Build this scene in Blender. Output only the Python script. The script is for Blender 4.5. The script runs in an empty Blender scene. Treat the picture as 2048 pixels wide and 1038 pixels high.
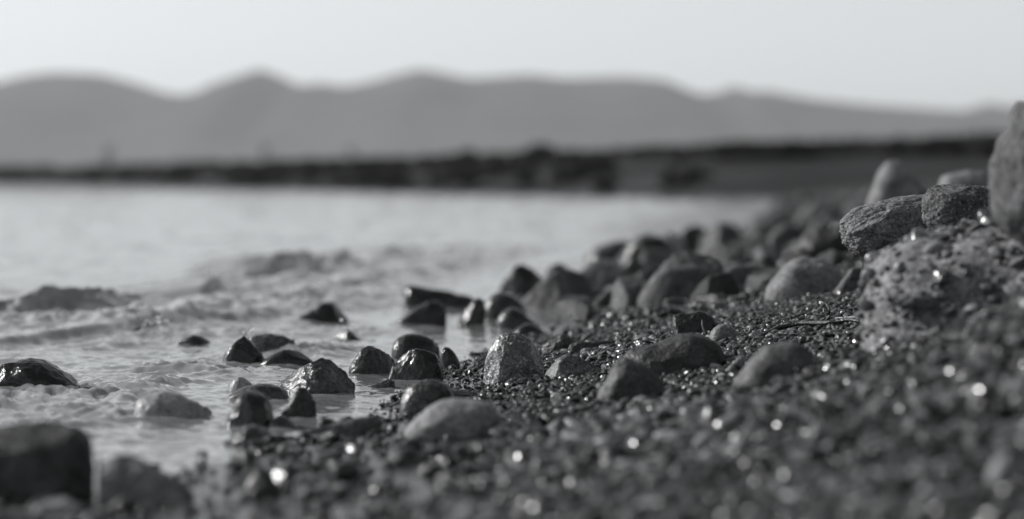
import bpy, math
import numpy as np
from mathutils import Vector

R = math.radians
scene = bpy.context.scene
COL = scene.collection
rng = np.random.default_rng(7)

# ------------------------------------------------------------------ camera
CAM_H, LENS, SENSOR = 0.20, 100.0, 36.0
FPX = 2048 * LENS / SENSOR            # focal length in photograph pixels
HORIZON = 360.0                       # row of the true horizon in the photograph
PITCH = math.atan((519 - HORIZON) / FPX)
cam_data = bpy.data.cameras.new('camera')
cam = bpy.data.objects.new('camera', cam_data)
COL.objects.link(cam)
cam.location = (0, 0, CAM_H)
cam.rotation_euler = (math.pi / 2 - PITCH, 0, 0)
cam_data.lens = LENS
cam_data.sensor_width = SENSOR
cam_data.clip_start = 0.05
cam_data.clip_end = 20000
cam_data.dof.use_dof = True
cam_data.dof.focus_distance = 2.78
cam_data.dof.aperture_fstop = 5.0
scene.camera = cam

# ------------------------------------------------------------------ sky, sun, exposure
SUN_EL, SUN_AZ = 27.0, -74.0          # azimuth from the view direction, negative to its left
world = bpy.data.worlds.new('World')
scene.world = world
world.use_nodes = True
wn, wl = world.node_tree.nodes, world.node_tree.links
wn.clear()
sky = wn.new('ShaderNodeTexSky')
sky.sky_type = 'NISHITA'
sky.sun_disc = False
sky.sun_elevation = R(SUN_EL)
sky.sun_rotation = R(SUN_AZ % 360)
sky.air_density = 1.0
sky.dust_density = 1.0
sky.ozone_density = 1.0
bw = wn.new('ShaderNodeRGBToBW')
tint = wn.new('ShaderNodeMixRGB')
tint.blend_type = 'MULTIPLY'
tint.inputs[0].default_value = 1.0
tint.inputs[2].default_value = (0.955, 0.995, 1.02, 1)
bg = wn.new('ShaderNodeBackground')
bg.inputs[1].default_value = 0.15
wo = wn.new('ShaderNodeOutputWorld')
wl.new(sky.outputs[0], bw.inputs[0])
wl.new(bw.outputs[0], tint.inputs[1])
wl.new(tint.outputs[0], bg.inputs[0])
wl.new(bg.outputs[0], wo.inputs[0])

sun_data = bpy.data.lights.new('sun', 'SUN')
sun_data.energy = 4.6
sun_data.angle = R(0.5)
sun_data.color = (1.0, 0.985, 0.97)
sun = bpy.data.objects.new('sun', sun_data)
COL.objects.link(sun)
sdir = Vector((math.sin(R(SUN_AZ)) * math.cos(R(SUN_EL)), math.cos(R(SUN_AZ)) * math.cos(R(SUN_EL)), math.sin(R(SUN_EL))))
sun.rotation_euler = sdir.to_track_quat('Z', 'Y').to_euler()
sun.location = (-3, 2, 3)

vs = scene.view_settings
vs.view_transform = 'Standard'
vs.look = 'None'
vs.exposure = 0.10
vs.gamma = 1.0
vs.use_curve_mapping = False
scene.cycles.use_denoising = True
scene.cycles.sample_clamp_indirect = 8.0
scene.cycles.max_bounces = 8
scene.cycles.volume_bounces = 2

# ------------------------------------------------------------------ noise
_PERM = np.random.default_rng(3).permutation(256)
_PERM = np.concatenate([_PERM, _PERM, _PERM])
_G = np.random.default_rng(5).normal(size=(256, 3))
_G /= np.linalg.norm(_G, axis=1)[:, None]


def perlin(p):
    p = np.asarray(p, dtype=np.float64)
    i = np.floor(p).astype(np.int64)
    f = p - i
    i &= 255
    w = f * f * f * (f * (f * 6 - 15) + 10)
    out = 0
    for dx in (0, 1):
        wx = w[:, 0] if dx else 1 - w[:, 0]
        a = _PERM[i[:, 0] + dx]
        for dy in (0, 1):
            wy = w[:, 1] if dy else 1 - w[:, 1]
            b = _PERM[a + i[:, 1] + dy]
            for dz in (0, 1):
                wz = w[:, 2] if dz else 1 - w[:, 2]
                g = _G[_PERM[b + i[:, 2] + dz]]
                d = g[:, 0] * (f[:, 0] - dx) + g[:, 1] * (f[:, 1] - dy) + g[:, 2] * (f[:, 2] - dz)
                out = out + wx * wy * wz * d
    return out * 1.4


def fbm(p, octaves=4, gain=0.5, ridged=False):
    p = np.asarray(p, dtype=np.float64)
    amp, tot, o = 1.0, 0.0, 0
    for k in range(octaves):
        n = perlin(p * (2.03 ** k) + 17.3 * k)
        if ridged:
            n = 1 - 2 * np.abs(n)
        o = o + amp * n
        tot += amp
        amp *= gain
    return o / tot


def sstep(a, b, x):
    t = np.clip((x - a) / (b - a), 0, 1)
    return t * t * (3 - 2 * t)


def p3(x, y, z=0.0):
    x = np.asarray(x, float)
    return np.stack([x, np.asarray(y, float) + 0 * x, np.asarray(z, float) + 0 * x], -1)


# ------------------------------------------------------------------ the lie of the land (metres, water level z = 0)
SH_Y = [-40, 0, 1.5, 1.7, 1.9, 2.19, 2.32, 2.96, 3.79, 4.55, 10, 25.3, 60]
SH_X = [-.45, -.42, -.40, -.33, -.24, -.155, -.11, -.065, .037, .14, .78, 2.25, 5.6]
FS_X = [-3000, -200, -60, -20.5, -2.2, 2.3, 60]
FS_Y = [1500, 330, 205, 114, 45.5, 28.5, 28.5]


def shore_s(x, y):
    return x - np.interp(y, SH_Y, SH_X)


def ground(x, y, detail=True):
    x = np.asarray(x, float)
    y = np.asarray(y, float)
    s = shore_s(x, y)
    lin = np.interp(y, [1.2, 1.8, 2.3, 2.8, 5], [.012, .016, .045, .115, .125])
    s0 = np.interp(y, [1.2, 1.5, 1.8, 2.3, 2.8, 5], [.40, .35, .26, .17, .11, .11])
    k = np.interp(y, [1.2, 1.5, 1.8, 2.3, 2.8, 5], [.10, .11, .15, .12, .06, .03])
    sc = np.clip(s, 0, .8)
    ex = sc - s0
    zb = np.where(s > 0, lin * sc + k * .5 * (ex + np.sqrt(ex * ex + .003)) - k * .5 * (np.sqrt(s0 * s0 + .003) - s0) + .09 * np.clip(s - .8, 0, 4), 0)
    zb = np.where(s > 0, zb, np.maximum(.09 * s, -0.6))
    t = y - np.interp(x, FS_X, FS_Y)
    zf = np.where(t > 0, np.minimum(.035 * t, .62) + .0035 * np.clip(t - 18, 0, 600), np.maximum(.05 * t, -.8))
    z = np.maximum(zb, zf)
    z = z + .055 * np.exp(-((x - .40) / .12) ** 2 - ((y - 1.95) / .30) ** 2)
    z = z + .055 * np.exp(-((x - .68) / .15) ** 2 - ((y - 4.5) / .45) ** 2)
    if detail:
        near = np.exp(-np.clip(y, 0, None) / 12)
        z = z + sstep(-.008, .03, z) * near * ((.0045 + .004 * sstep(2.5, 1.8, y)) * fbm(p3(x * 7, y * 9, 1.7), 3) + .0012 * fbm(p3(x * 45, y * 45, 4.1), 2))
        far = sstep(8, 30, y)
        z = z + sstep(0, .1, z) * far * .04 * fbm(p3(x * .5, y * .25, 9.1), 3)
        z = z + (1 - sstep(-.02, .03, z)) * .003 * fbm(p3(x * 20, y * 20, 6.6), 2)
    return z


def g1(x, y):
    return float(ground(np.array([x]), np.array([y]))[0])


def ray(px, py):
    """direction through a point of the photograph, per metre of distance along +Y"""
    return (px - 1024) / FPX, -(py - HORIZON) / FPX


_DS = np.concatenate([np.arange(1.0, 4, .004), np.arange(4, 12, .02), np.arange(12, 70, .1)])


def hit(px, py):
    """distance at which the sight line meets the ground or the water"""
    a, b = ray(px, py)
    z = CAM_H + b * _DS
    g = np.maximum(ground(a * _DS, _DS), 0)
    k = np.nonzero(z <= g)[0]
    return float(_DS[k[0]]) if len(k) else 60.0


# ------------------------------------------------------------------ materials
def nmat(name):
    m = bpy.data.materials.new(name)
    m.use_nodes = True
    nt = m.node_tree
    b = nt.nodes['Principled BSDF']
    return m, nt.nodes, nt.links, b


def math_node(n, l, op, a, b=None, c=None, clamp=False):
    x = n.new('ShaderNodeMath')
    x.operation = op
    x.use_clamp = clamp
    for i, v in enumerate((a, b, c)):
        if v is None:
            continue
        if isinstance(v, (int, float)):
            x.inputs[i].default_value = v
        else:
            l.new(v, x.inputs[i])
    return x.outputs[0]


def noise(n, l, vec, scale, detail=4, rough=.55):
    x = n.new('ShaderNodeTexNoise')
    x.inputs['Scale'].default_value = scale
    x.inputs['Detail'].default_value = detail
    x.inputs['Roughness'].default_value = rough
    if vec is not None:
        l.new(vec, x.inputs['Vector'])
    return x.outputs['Fac']


def maprange(n, l, v, a, b, c, d):
    x = n.new('ShaderNodeMapRange')
    for i, k in ((1, a), (2, b), (3, c), (4, d)):
        x.inputs[i].default_value = k
    l.new(v, x.inputs[0])
    return x.outputs[0]


def grey(n, l, v):
    x = n.new('ShaderNodeCombineColor')
    t = math_node(n, l, 'MULTIPLY', v, 1.03)
    l.new(v, x.inputs[0])
    l.new(v, x.inputs[1])
    l.new(t, x.inputs[2])
    return x.outputs[0]


def rock_mat(name, base, var=.5, rough=(.5, .85), speck=0.0, speck_dark=0.0, bump=.5, scale=45, fine=380, spec=.5, veins=0.0):
    m, n, l, b = nmat(name)
    tc = n.new('ShaderNodeTexCoord')
    oi = n.new('ShaderNodeObjectInfo')
    add = n.new('ShaderNodeVectorMath')
    add.operation = 'ADD'
    l.new(tc.outputs['Object'], add.inputs[0])
    l.new(oi.outputs['Random'], add.inputs[1])
    v = add.outputs[0]
    big = noise(n, l, v, scale, 6, .6)
    fin = noise(n, l, v, fine, 4, .6)
    c = maprange(n, l, big, .34, .66, base * (1 - var), base * (1 + var))
    c = math_node(n, l, 'MULTIPLY', c, maprange(n, l, fin, .3, .7, .7, 1.3))
    c = math_node(n, l, 'MULTIPLY', c, maprange(n, l, oi.outputs['Random'], 0, 1, .85, 1.15))
    if speck:
        s = noise(n, l, v, fine * .9, 2, .5)
        c = math_node(n, l, 'ADD', c, maprange(n, l, s, .58, .64, 0, speck), clamp=True)
    if speck_dark:
        s = noise(n, l, v, fine * .62, 2, .5)
        c = math_node(n, l, 'MULTIPLY', c, maprange(n, l, s, .52, .6, 1, 1 - speck_dark))
    if veins:
        mp = n.new('ShaderNodeMapping')
        mp.inputs['Rotation'].default_value = (0.4, .5, .3)
        mp.inputs['Scale'].default_value = (1, 1, 4)
        l.new(v, mp.inputs[0])
        s = noise(n, l, mp.outputs[0], scale * .5, 3, .6)
        s = math_node(n, l, 'ABSOLUTE', math_node(n, l, 'SUBTRACT', s, .5))
        c = math_node(n, l, 'ADD', c, maprange(n, l, s, 0, .018, veins, 0), clamp=True)
    l.new(grey(n, l, c), b.inputs['Base Color'])
    l.new(maprange(n, l, noise(n, l, v, scale * 1.6, 3), .35, .65, rough[0], rough[1]), b.inputs['Roughness'])
    b.inputs['Specular IOR Level'].default_value = spec
    bp = n.new('ShaderNodeBump')
    bp.inputs['Strength'].default_value = bump
    bp.inputs['Distance'].default_value = .002
    h = math_node(n, l, 'ADD', math_node(n, l, 'MULTIPLY', fin, .5), noise(n, l, v, fine * .35, 5, .65))
    l.new(h, bp.inputs['Height'])
    l.new(bp.outputs[0], b.inputs['Normal'])
    return m


M = {
    'wet_black': rock_mat('wet black stone', .010, .5, (.07, .26), bump=.4, spec=.4),
    'wet_dark': rock_mat('wet dark stone', .018, .6, (.09, .3), speck=.02, bump=.45, spec=.45),
    'wet_mid': rock_mat('wet mottled stone', .04, .7, (.12, .35), speck=.06, speck_dark=.5, bump=.5, spec=.5),
    'granite': rock_mat('speckled granite', .05, .4, (.1, .24), speck=.16, speck_dark=.75, bump=.5, fine=340, spec=.8),
    'granite_dry': rock_mat('dry speckled granite', .11, .4, (.4, .7), speck=.1, speck_dark=.7, bump=.7, fine=420),
    'dark': rock_mat('dark dry stone', .024, .75, (.4, .75), speck=.03, speck_dark=.4, bump=.8),
    'mid': rock_mat('grey dry stone', .055, .65, (.5, .8), speck=.03, speck_dark=.45, bump=.8),
    'pale': rock_mat('pale dry stone', .14, .5, (.55, .85), speck_dark=.4, bump=.6),
    'pale_wet': rock_mat('pale damp stone', .19, .35, (.22, .5), speck_dark=.3, bump=.4),
    'veined': rock_mat('veined stone', .075, .45, (.35, .6), speck_dark=.2, bump=.4, veins=.08),
    'clay': rock_mat('weathered layered stone', .17, .5, (.6, .9), speck=.07, speck_dark=.45, bump=.9, scale=60, fine=450, spec=.35),
    'clay_dark': rock_mat('dark weathered stone', .08, .5, (.6, .9), speck=.1, speck_dark=.5, bump=.9, scale=60, fine=450, spec=.35),
    'earth': rock_mat('gravelly earth', .16, .45, (.6, .9), speck=.08, speck_dark=.5, bump=.9, scale=70, fine=300, spec=.3),
    'boulder': rock_mat('dull earthy boulder', .075, .5, (.6, .9), speck_dark=.4, bump=.7, scale=40, fine=260, spec=.3),
    'wood': rock_mat('sodden dark wood', .02, .5, (.2, .5), bump=.8, scale=90, fine=500),
    'weed': rock_mat('wet weed', .035, .5, (.1, .3), bump=.4, scale=120, fine=500, spec=.7),
    'scrub': rock_mat('dark scrub leaves', .016, .5, (.6, .9), bump=0.0, scale=2, fine=8, spec=.2),
    'bark': rock_mat('bark', .04, .5, (.8, .95), bump=.2, scale=6, fine=40, spec=.2),
}


def ground_mat():
    m, n, l, b = nmat('beach ground')
    geo = n.new('ShaderNodeNewGeometry')
    at = n.new('ShaderNodeAttribute')
    at.attribute_name = 'wet'
    pos = geo.outputs['Position']
    c = maprange(n, l, noise(n, l, pos, 35, 5), .3, .7, .012, .028)
    c = math_node(n, l, 'MULTIPLY', c, maprange(n, l, noise(n, l, pos, 420, 3), .3, .7, .45, 1.55))
    sep = n.new('ShaderNodeSeparateXYZ')
    l.new(pos, sep.inputs[0])
    patch = maprange(n, l, noise(n, l, pos, .22, 4), .38, .62, .35, 2.5)
    far = maprange(n, l, sep.outputs[1], 14, 30, 0, 1)
    mixf = n.new('ShaderNodeMix')
    l.new(far, mixf.inputs[0])
    mixf.inputs[2].default_value = 1.0
    l.new(patch, mixf.inputs[3])
    c = math_node(n, l, 'MULTIPLY', c, mixf.outputs[0])
    c = math_node(n, l, 'MULTIPLY', c, maprange(n, l, at.outputs['Fac'], 0, 1, 1.0, .55))
    l.new(grey(n, l, c), b.inputs['Base Color'])
    l.new(maprange(n, l, far, 0, 1, .35, .05), b.inputs['Specular IOR Level'])
    r = maprange(n, l, at.outputs['Fac'], 0, 1, .8, .16)
    l.new(r, b.inputs['Roughness'])
    bp = n.new('ShaderNodeBump')
    bp.inputs['Distance'].default_value = .0025
    l.new(maprange(n, l, at.outputs['Fac'], 0, 1, .9, .3), bp.inputs['Strength'])
    l.new(math_node(n, l, 'ADD', noise(n, l, pos, 330, 4), noise(n, l, pos, 110, 3)), bp.inputs['Height'])
    l.new(bp.outputs[0], b.inputs['Normal'])
    return m


def water_mat():
    m, n, l, b = nmat('lake water')
    geo = n.new('ShaderNodeNewGeometry')
    at = n.new('ShaderNodeAttribute')
    at.attribute_name = 'foam'
    pos = geo.outputs['Position']
    b.inputs['Base Color'].default_value = (.17, .172, .175, 1)
    b.inputs['Roughness'].default_value = .07
    b.inputs['IOR'].default_value = 1.333
    mp = n.new('ShaderNodeMapping')
    mp.inputs['Scale'].default_value = (1, .7, 1)
    mp.inputs['Rotation'].default_value = (0, 0, .3)
    l.new(pos, mp.inputs[0])
    h = math_node(n, l, 'ADD', noise(n, l, mp.outputs[0], 70, 4), math_node(n, l, 'MULTIPLY', noise(n, l, mp.outputs[0], 14, 4), 2.5))
    bp = n.new('ShaderNodeBump')
    bp.inputs['Strength'].default_value = .18
    bp.inputs['Distance'].default_value = .004
    l.new(h, bp.inputs['Height'])
    l.new(bp.outputs[0], b.inputs['Normal'])
    fo = n.new('ShaderNodeBsdfPrincipled')
    fo.inputs['Roughness'].default_value = .45
    fn = noise(n, l, pos, 60, 5)
    l.new(grey(n, l, maprange(n, l, fn, .3, .7, .32, .66)), fo.inputs['Base Color'])
    b2 = n.new('ShaderNodeBump')
    b2.inputs['Strength'].default_value = .6
    b2.inputs['Distance'].default_value = .006
    l.new(noise(n, l, pos, 90, 5), b2.inputs['Height'])
    l.new(b2.outputs[0], fo.inputs['Normal'])
    mix = n.new('ShaderNodeMixShader')
    f = math_node(n, l, 'MULTIPLY', at.outputs['Fac'], maprange(n, l, noise(n, l, pos, 38, 5, .6), .38, .62, .25, 1.0), clamp=True)
    l.new(f, mix.inputs[0])
    l.new(b.outputs[0], mix.inputs[1])
    l.new(fo.outputs[0], mix.inputs[2])
    l.new(mix.outputs[0], n['Material Output'].inputs[0])
    return m


def hill_mat():
    m, n, l, b = nmat('mountain slopes')
    geo = n.new('ShaderNodeNewGeometry')
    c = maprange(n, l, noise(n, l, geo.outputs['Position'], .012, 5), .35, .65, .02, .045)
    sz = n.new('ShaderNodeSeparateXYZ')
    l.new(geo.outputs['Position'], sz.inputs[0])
    c = math_node(n, l, 'ADD', c, maprange(n, l, sz.outputs[2], 5, 75, .05, 0))  # paler towards the foot: low-lying haze painted into the slope colour
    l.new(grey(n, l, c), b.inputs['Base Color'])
    b.inputs['Roughness'].default_value = .95
    b.inputs['Specular IOR Level'].default_value = .1
    return m


def gravel_mat(attr_type, facet=False):
    m, n, l, b = nmat(('wet grit ' if facet else 'gravel ') + attr_type.lower())
    tc = n.new('ShaderNodeTexCoord')
    if attr_type == 'INSTANCER':
        a = n.new('ShaderNodeAttribute')
        a.attribute_type = 'INSTANCER'
        a.attribute_name = 'shade'
        w = n.new('ShaderNodeAttribute')
        w.attribute_type = 'INSTANCER'
        w.attribute_name = 'wet'
        sh, wet = a.outputs['Fac'], w.outputs['Fac']
        v = tc.outputs['Object']
        sc = 260
    else:
        oi = n.new('ShaderNodeObjectInfo')
        sp = n.new('ShaderNodeSeparateColor')
        l.new(oi.outputs['Color'], sp.inputs[0])
        sh, wet = sp.outputs[0], sp.outputs[1]
        v = tc.outputs['Object']
        sc = 3
    c = math_node(n, l, 'MULTIPLY', sh, maprange(n, l, noise(n, l, v, sc, 4, .6), .3, .7, .65, 1.35))
    l.new(grey(n, l, c), b.inputs['Base Color'])
    l.new(maprange(n, l, wet, 0, 1, .62, .13), b.inputs['Roughness'])
    b.inputs['Specular IOR Level'].default_value = .35
    if facet:
        b.inputs['Roughness'].default_value = .25
        l.remove(b.inputs['Roughness'].links[0])
        b.inputs['Specular IOR Level'].default_value = .7
        return m
    bp = n.new('ShaderNodeBump')
    bp.inputs['Strength'].default_value = .35
    bp.inputs['Distance'].default_value = .0006 if attr_type == 'INSTANCER' else .08
    l.new(noise(n, l, v, sc * 2.5, 4), bp.inputs['Height'])
    l.new(bp.outputs[0], b.inputs['Normal'])
    return m


M['ground'] = ground_mat()
M['water'] = water_mat()
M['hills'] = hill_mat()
M['gravel'] = gravel_mat('INSTANCER')
M['grit'] = gravel_mat('INSTANCER', True)
M['pebble'] = gravel_mat('OBJECT')


# ------------------------------------------------------------------ mesh helpers
def mesh_from(name, verts, faces, mat=None, smooth=True):
    me = bpy.data.meshes.new(name)
    verts = np.asarray(verts, dtype=np.float32)
    if isinstance(faces, np.ndarray):
        k = faces.shape[1]
        me.vertices.add(len(verts))
        me.vertices.foreach_set('co', verts.ravel())
        me.loops.add(faces.size)
        me.loops.foreach_set('vertex_index', faces.ravel().astype(np.int32))
        me.polygons.add(len(faces))
        me.polygons.foreach_set('loop_start', np.arange(0, faces.size, k, dtype=np.int32))
        me.polygons.foreach_set('loop_total', np.full(len(faces), k, dtype=np.int32))
        me.update(calc_edges=True)
    else:
        me.from_pydata(verts.tolist(), [], faces)
    me.polygons.foreach_set('use_smooth', np.full(len(me.polygons), smooth))
    if mat:
        me.materials.append(mat)
    me.update()
    return me


def link(name, data, parent=None, loc=None, label=None, cat=None, group=None, kind=None):
    o = bpy.data.objects.new(name, data)
    COL.objects.link(o)
    if parent:
        o.parent = parent
    if loc is not None:
        o.location = loc
    if label:
        o['label'] = label
    if cat:
        o['category'] = cat
    if group:
        o['group'] = group
    if kind:
        o['kind'] = kind
    return o


def grid_faces(nr, nc):
    i = np.arange(nr * nc).reshape(nr, nc)
    return np.stack([i[:-1, :-1], i[:-1, 1:], i[1:, 1:], i[1:, :-1]], -1).reshape(-1, 4)


def attr_float(me, name, vals):
    a = me.attributes.new(name, 'FLOAT', 'POINT')
    a.data.foreach_set('value', np.asarray(vals, dtype=np.float32))


def grow(start, step, end, ratio):
    out, v = [], start
    while abs(v) < abs(end):
        step *= ratio
        v += step
        out.append(v)
    return np.array(out)


# ------------------------------------------------------------------ ground: one sheet to the horizon
gx = np.concatenate([-grow(.5, .006, 2200, 1.13)[::-1], np.arange(-.5, .95, .006), grow(.95, .006, 2200, 1.10)])
gy = np.concatenate([np.array([-60, -20, -5, -1, 0, .4, .7, .9]),
                     np.arange(1.0, 3.6, .008), grow(3.6, .008, 140, 1.022), grow(145, 4, 3900, 1.12)])
X, Y = np.meshgrid(gx, gy)
Z = ground(X.ravel(), Y.ravel())
me = mesh_from('ground', np.stack([X.ravel(), Y.ravel(), Z], -1), grid_faces(len(gy), len(gx)), M['ground'])
sx = shore_s(X.ravel(), Y.ravel())
wetn = fbm(p3(X.ravel() * 9, Y.ravel() * 9, 2.2), 3)
WET = lambda x, y, z: np.clip(1 - (z - np.interp(y, [2.0, 2.6], [.0055, .004]) - np.interp(y, [1.9, 2.6], [.003, .012]) * fbm(p3(x * 9, y * 9, 2.2), 3)) / np.interp(y, [2.0, 2.6, 5], [.006, .02, .022]), 0, 1)
attr_float(me, 'wet', WET(X.ravel(), Y.ravel(), Z))
link('ground', me, kind='structure')

# ------------------------------------------------------------------ mountains
MX = [-900, -600, -300, -120, 0, 60, 110, 200, 270, 330, 370, 420, 470, 520, 560, 600, 640, 690, 740, 790, 840, 880, 940, 1060, 1130, 1250, 1330, 1365, 1400, 1435, 1470, 1500, 1540, 1620, 1750, 1850, 1920, 1955, 1978, 2005, 2050, 2120, 2300, 2600, 2950]
MY = [215, 190, 205, 185, 166, 150, 145, 148, 166, 186, 191, 181, 158, 138, 152, 172, 166, 173, 164, 150, 138, 145, 157, 149, 157, 153, 160, 176, 190, 186, 172, 184, 182, 198, 211, 217, 222, 216, 206, 218, 205, 215, 190, 215, 200]
MD = 3000.0
mx = np.linspace(-1900, 1900, 480)
my = np.concatenate([np.linspace(1900, 3000, 70), np.linspace(3030, 4100, 30)])
ridge = CAM_H + (HORIZON - np.interp(mx / MD * FPX + 1024, MX, MY)) / FPX * MD
XX, YY = np.meshgrid(mx, my)
prof = np.where(YY < MD, sstep(1900, MD, YY) * .55 + .45 * np.clip((YY - 1900) / (MD - 1900), 0, 1) ** 1.6, 1 - sstep(MD, 4100, YY))
rr = np.tile(ridge, (len(my), 1))
rough = fbm(p3(XX.ravel() / 160, YY.ravel() / 260, .5), 5, ridged=True).reshape(XX.shape)
ZZ = rr * prof * (1 + .16 * (rough - .3) * (1 - sstep(.8, 1, prof))) - 2 * (1 - prof)
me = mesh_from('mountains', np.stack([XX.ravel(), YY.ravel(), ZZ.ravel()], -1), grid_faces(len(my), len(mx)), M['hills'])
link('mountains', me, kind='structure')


# ------------------------------------------------------------------ stones
def ico(level):
    t = (1 + 5 ** .5) / 2
    v = np.array([(-1, t, 0), (1, t, 0), (-1, -t, 0), (1, -t, 0), (0, -1, t), (0, 1, t), (0, -1, -t), (0, 1, -t), (t, 0, -1), (t, 0, 1), (-t, 0, -1), (-t, 0, 1)], float)
    f = np.array([(0, 11, 5), (0, 5, 1), (0, 1, 7), (0, 7, 10), (0, 10, 11), (1, 5, 9), (5, 11, 4), (11, 10, 2), (10, 7, 6), (7, 1, 8), (3, 9, 4), (3, 4, 2), (3, 2, 6), (3, 6, 8), (3, 8, 9), (4, 9, 5), (2, 4, 11), (6, 2, 10), (8, 6, 7), (9, 8, 1)])
    v /= np.linalg.norm(v, axis=1)[:, None]
    for _ in range(level):
        e = np.sort(np.concatenate([f[:, [0, 1]], f[:, [1, 2]], f[:, [2, 0]]]), axis=1)
        u, inv = np.unique(e, axis=0, return_inverse=True)
        inv = inv.ravel()
        mid = v[u[:, 0]] + v[u[:, 1]]
        mid /= np.linalg.norm(mid, axis=1)[:, None]
        n, k = len(v), len(f)
        a, b, c = n + inv[:k], n + inv[k:2 * k], n + inv[2 * k:]
        f = np.concatenate([np.stack([f[:, 0], a, c], -1), np.stack([f[:, 1], b, a], -1), np.stack([f[:, 2], c, b], -1), np.stack([a, b, c], -1)])
        v = np.concatenate([v, mid])
    return v, f


_ICO = {k: ico(k) for k in (2, 3, 4, 5, 6)}
FOOT = []          # stone footprints, so gravel can pile against them


def rock_shape(W, D, H, prof=None, box=2.7, facets=7, bite=.74, rough=.07, seed=0, level=5, strata=0.0, hang=False, lumps=0.0, pits=0.0, crystal=0.0):
    """verts (base at z=0, sunk below), faces; W across, D deep, H tall"""
    r = np.random.default_rng(seed + 100)
    if facets <= 3:
        bite = max(bite, .86)
    n, f = _ICO[level]
    p = n / (np.sum(np.abs(n) ** box, axis=1) ** (1 / box))[:, None]
    for _ in range(facets):
        d = r.normal(size=3)
        d[2] = abs(d[2]) * .8
        d /= np.linalg.norm(d)
        sup = np.max(p @ d)
        off = sup * r.uniform(bite, bite + .12)
        ex = p @ d - off
        k = ex > 0
        p[k] -= np.outer(ex[k] * .93, d)
    off = r.uniform(0, 100, 3)
    dn = p / np.linalg.norm(p, axis=1)[:, None]
    disp = rough * 1.6 * fbm(p * 1.3 + off, 3) + rough * .9 * fbm(p * 4 + off, 4) + rough * .22 * fbm(p * 11 + off, 4, ridged=True)
    if strata:
        q = p * np.array([1.3, 2.0, 5.0]) + off
        q[:, 2] += 1.3 * perlin(p * 1.7 + off)
        disp += strata * fbm(q, 3, ridged=True)
        q2 = p * np.array([5, 6, 15.0]) + off
        q2[:, 2] += 1.5 * perlin(p * 3.1 + off)
        disp += strata * .4 * fbm(q2, 2, ridged=True)
    if lumps:
        disp += lumps * 1.3 * fbm(p * 2.6 + off, 3) + lumps * .45 * fbm(p * 6 + off, 3, ridged=True) + lumps * .35 * np.abs(fbm(p * 14 + off, 3)) + lumps * .22 * fbm(p * 32 + off, 2)
    if crystal:
        disp += crystal * fbm(p * 34 + off, 2)
    if pits:
        disp -= pits * sstep(.25, .5, fbm(p * 5.5 + off + 40, 2))
    p = p + dn * disp[:, None]
    lo, hi = p.min(0), p.max(0)
    p[:, 0] = (p[:, 0] - (lo[0] + hi[0]) / 2) / ((hi[0] - lo[0]) / 2)
    p[:, 1] = (p[:, 1] - (lo[1] + hi[1]) / 2) / ((hi[1] - lo[1]) / 2)
    up = p[:, 2] > 0
    p[up, 2] /= hi[2]
    if prof is not None:
        # outline as it is over the width: divide out the solid's own, put in the wanted one
        bins = np.clip(((p[:, 0] + 1) / 2 * 40).astype(int), 0, 39)
        own = np.zeros(40)
        np.maximum.at(own, bins[up], p[up, 2])
        own = np.convolve(np.pad(own, 2, mode='edge'), np.ones(5) / 5, 'valid')
        own = np.interp((p[:, 0] + 1) / 2 * 40 - .5, np.arange(40), own)
        u = np.linspace(0, 1, len(prof))
        xx = np.linspace(0, 1, 200)
        want = np.interp(xx, u, prof)
        kk = np.ones(9) / 9
        want = np.convolve(np.pad(want, 4, mode='edge'), kk, 'valid')
        want = np.interp((p[:, 0] + 1) / 2, xx, want) ** .88
        p[up, 2] *= np.clip(want[up] / np.maximum(own[up], .25), .0, 3.0)
        p[up, 2] /= max(p[up, 2].max(), 1e-6)
    v = np.empty_like(p)
    v[:, 0] = p[:, 0] * W / 2
    v[:, 1] = p[:, 1] * D / 2
    if hang:
        v[:, 2] = H / 2 + np.where(up, p[:, 2], p[:, 2] / abs(lo[2])) * H / 2
    else:
        v[:, 2] = np.where(up, p[:, 2] * H, p[:, 2] * min(.35 * H, .012))
    return v, f


def rotz(v, a):
    c, s = math.cos(a), math.sin(a)
    return np.stack([v[:, 0] * c - v[:, 1] * s, v[:, 0] * s + v[:, 1] * c, v[:, 2]], -1)


def stone(label, x0, x1, top, base, mat, prof=None, deep=.8, d=None, z0=None, tilt=0, yaw=0, group=None, name='stone', cat='stone', level=5, seed=None, sink=0, **kw):
    cx = (x0 + x1) / 2
    if d is None:
        d = hit(cx, base)
        W = (x1 - x0) * d / FPX
        d = d + W * deep * .42
    W = (x1 - x0) * d / FPX
    X0, Y0 = ray(cx, 0)[0] * d, d
    zt = CAM_H + ray(0, top)[1] * d
    zb = CAM_H + ray(0, base)[1] * d if kw.get('hang') else (max(g1(X0, Y0), 0) - .002 if z0 is None else z0)
    if kw.get('hang') and z0 is not None:
        zb = z0
    H = max(zt - zb, .006)
    if seed is None:
        seed = int(x0 * 7 + top)
    v, f = rock_shape(W, W * deep, H, prof, seed=seed, level=level, **kw)
    if tilt:
        a = R(tilt)
        c, s = math.cos(a), math.sin(a)
        zc = H / 2
        x, z = v[:, 0].copy(), v[:, 2] - zc
        v[:, 0] = x * c - z * s
        v[:, 2] = x * s + z * c + zc
    if yaw:
        v = rotz(v, R(yaw))
    me = mesh_from(name, v, f, M[mat], smooth=not kw.get('crystal'))
    FOOT.append((X0, Y0, W / 2, W * deep / 2))
    return link(name, me, loc=(X0, Y0, zb), label=label, cat=cat, group=group)


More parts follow.
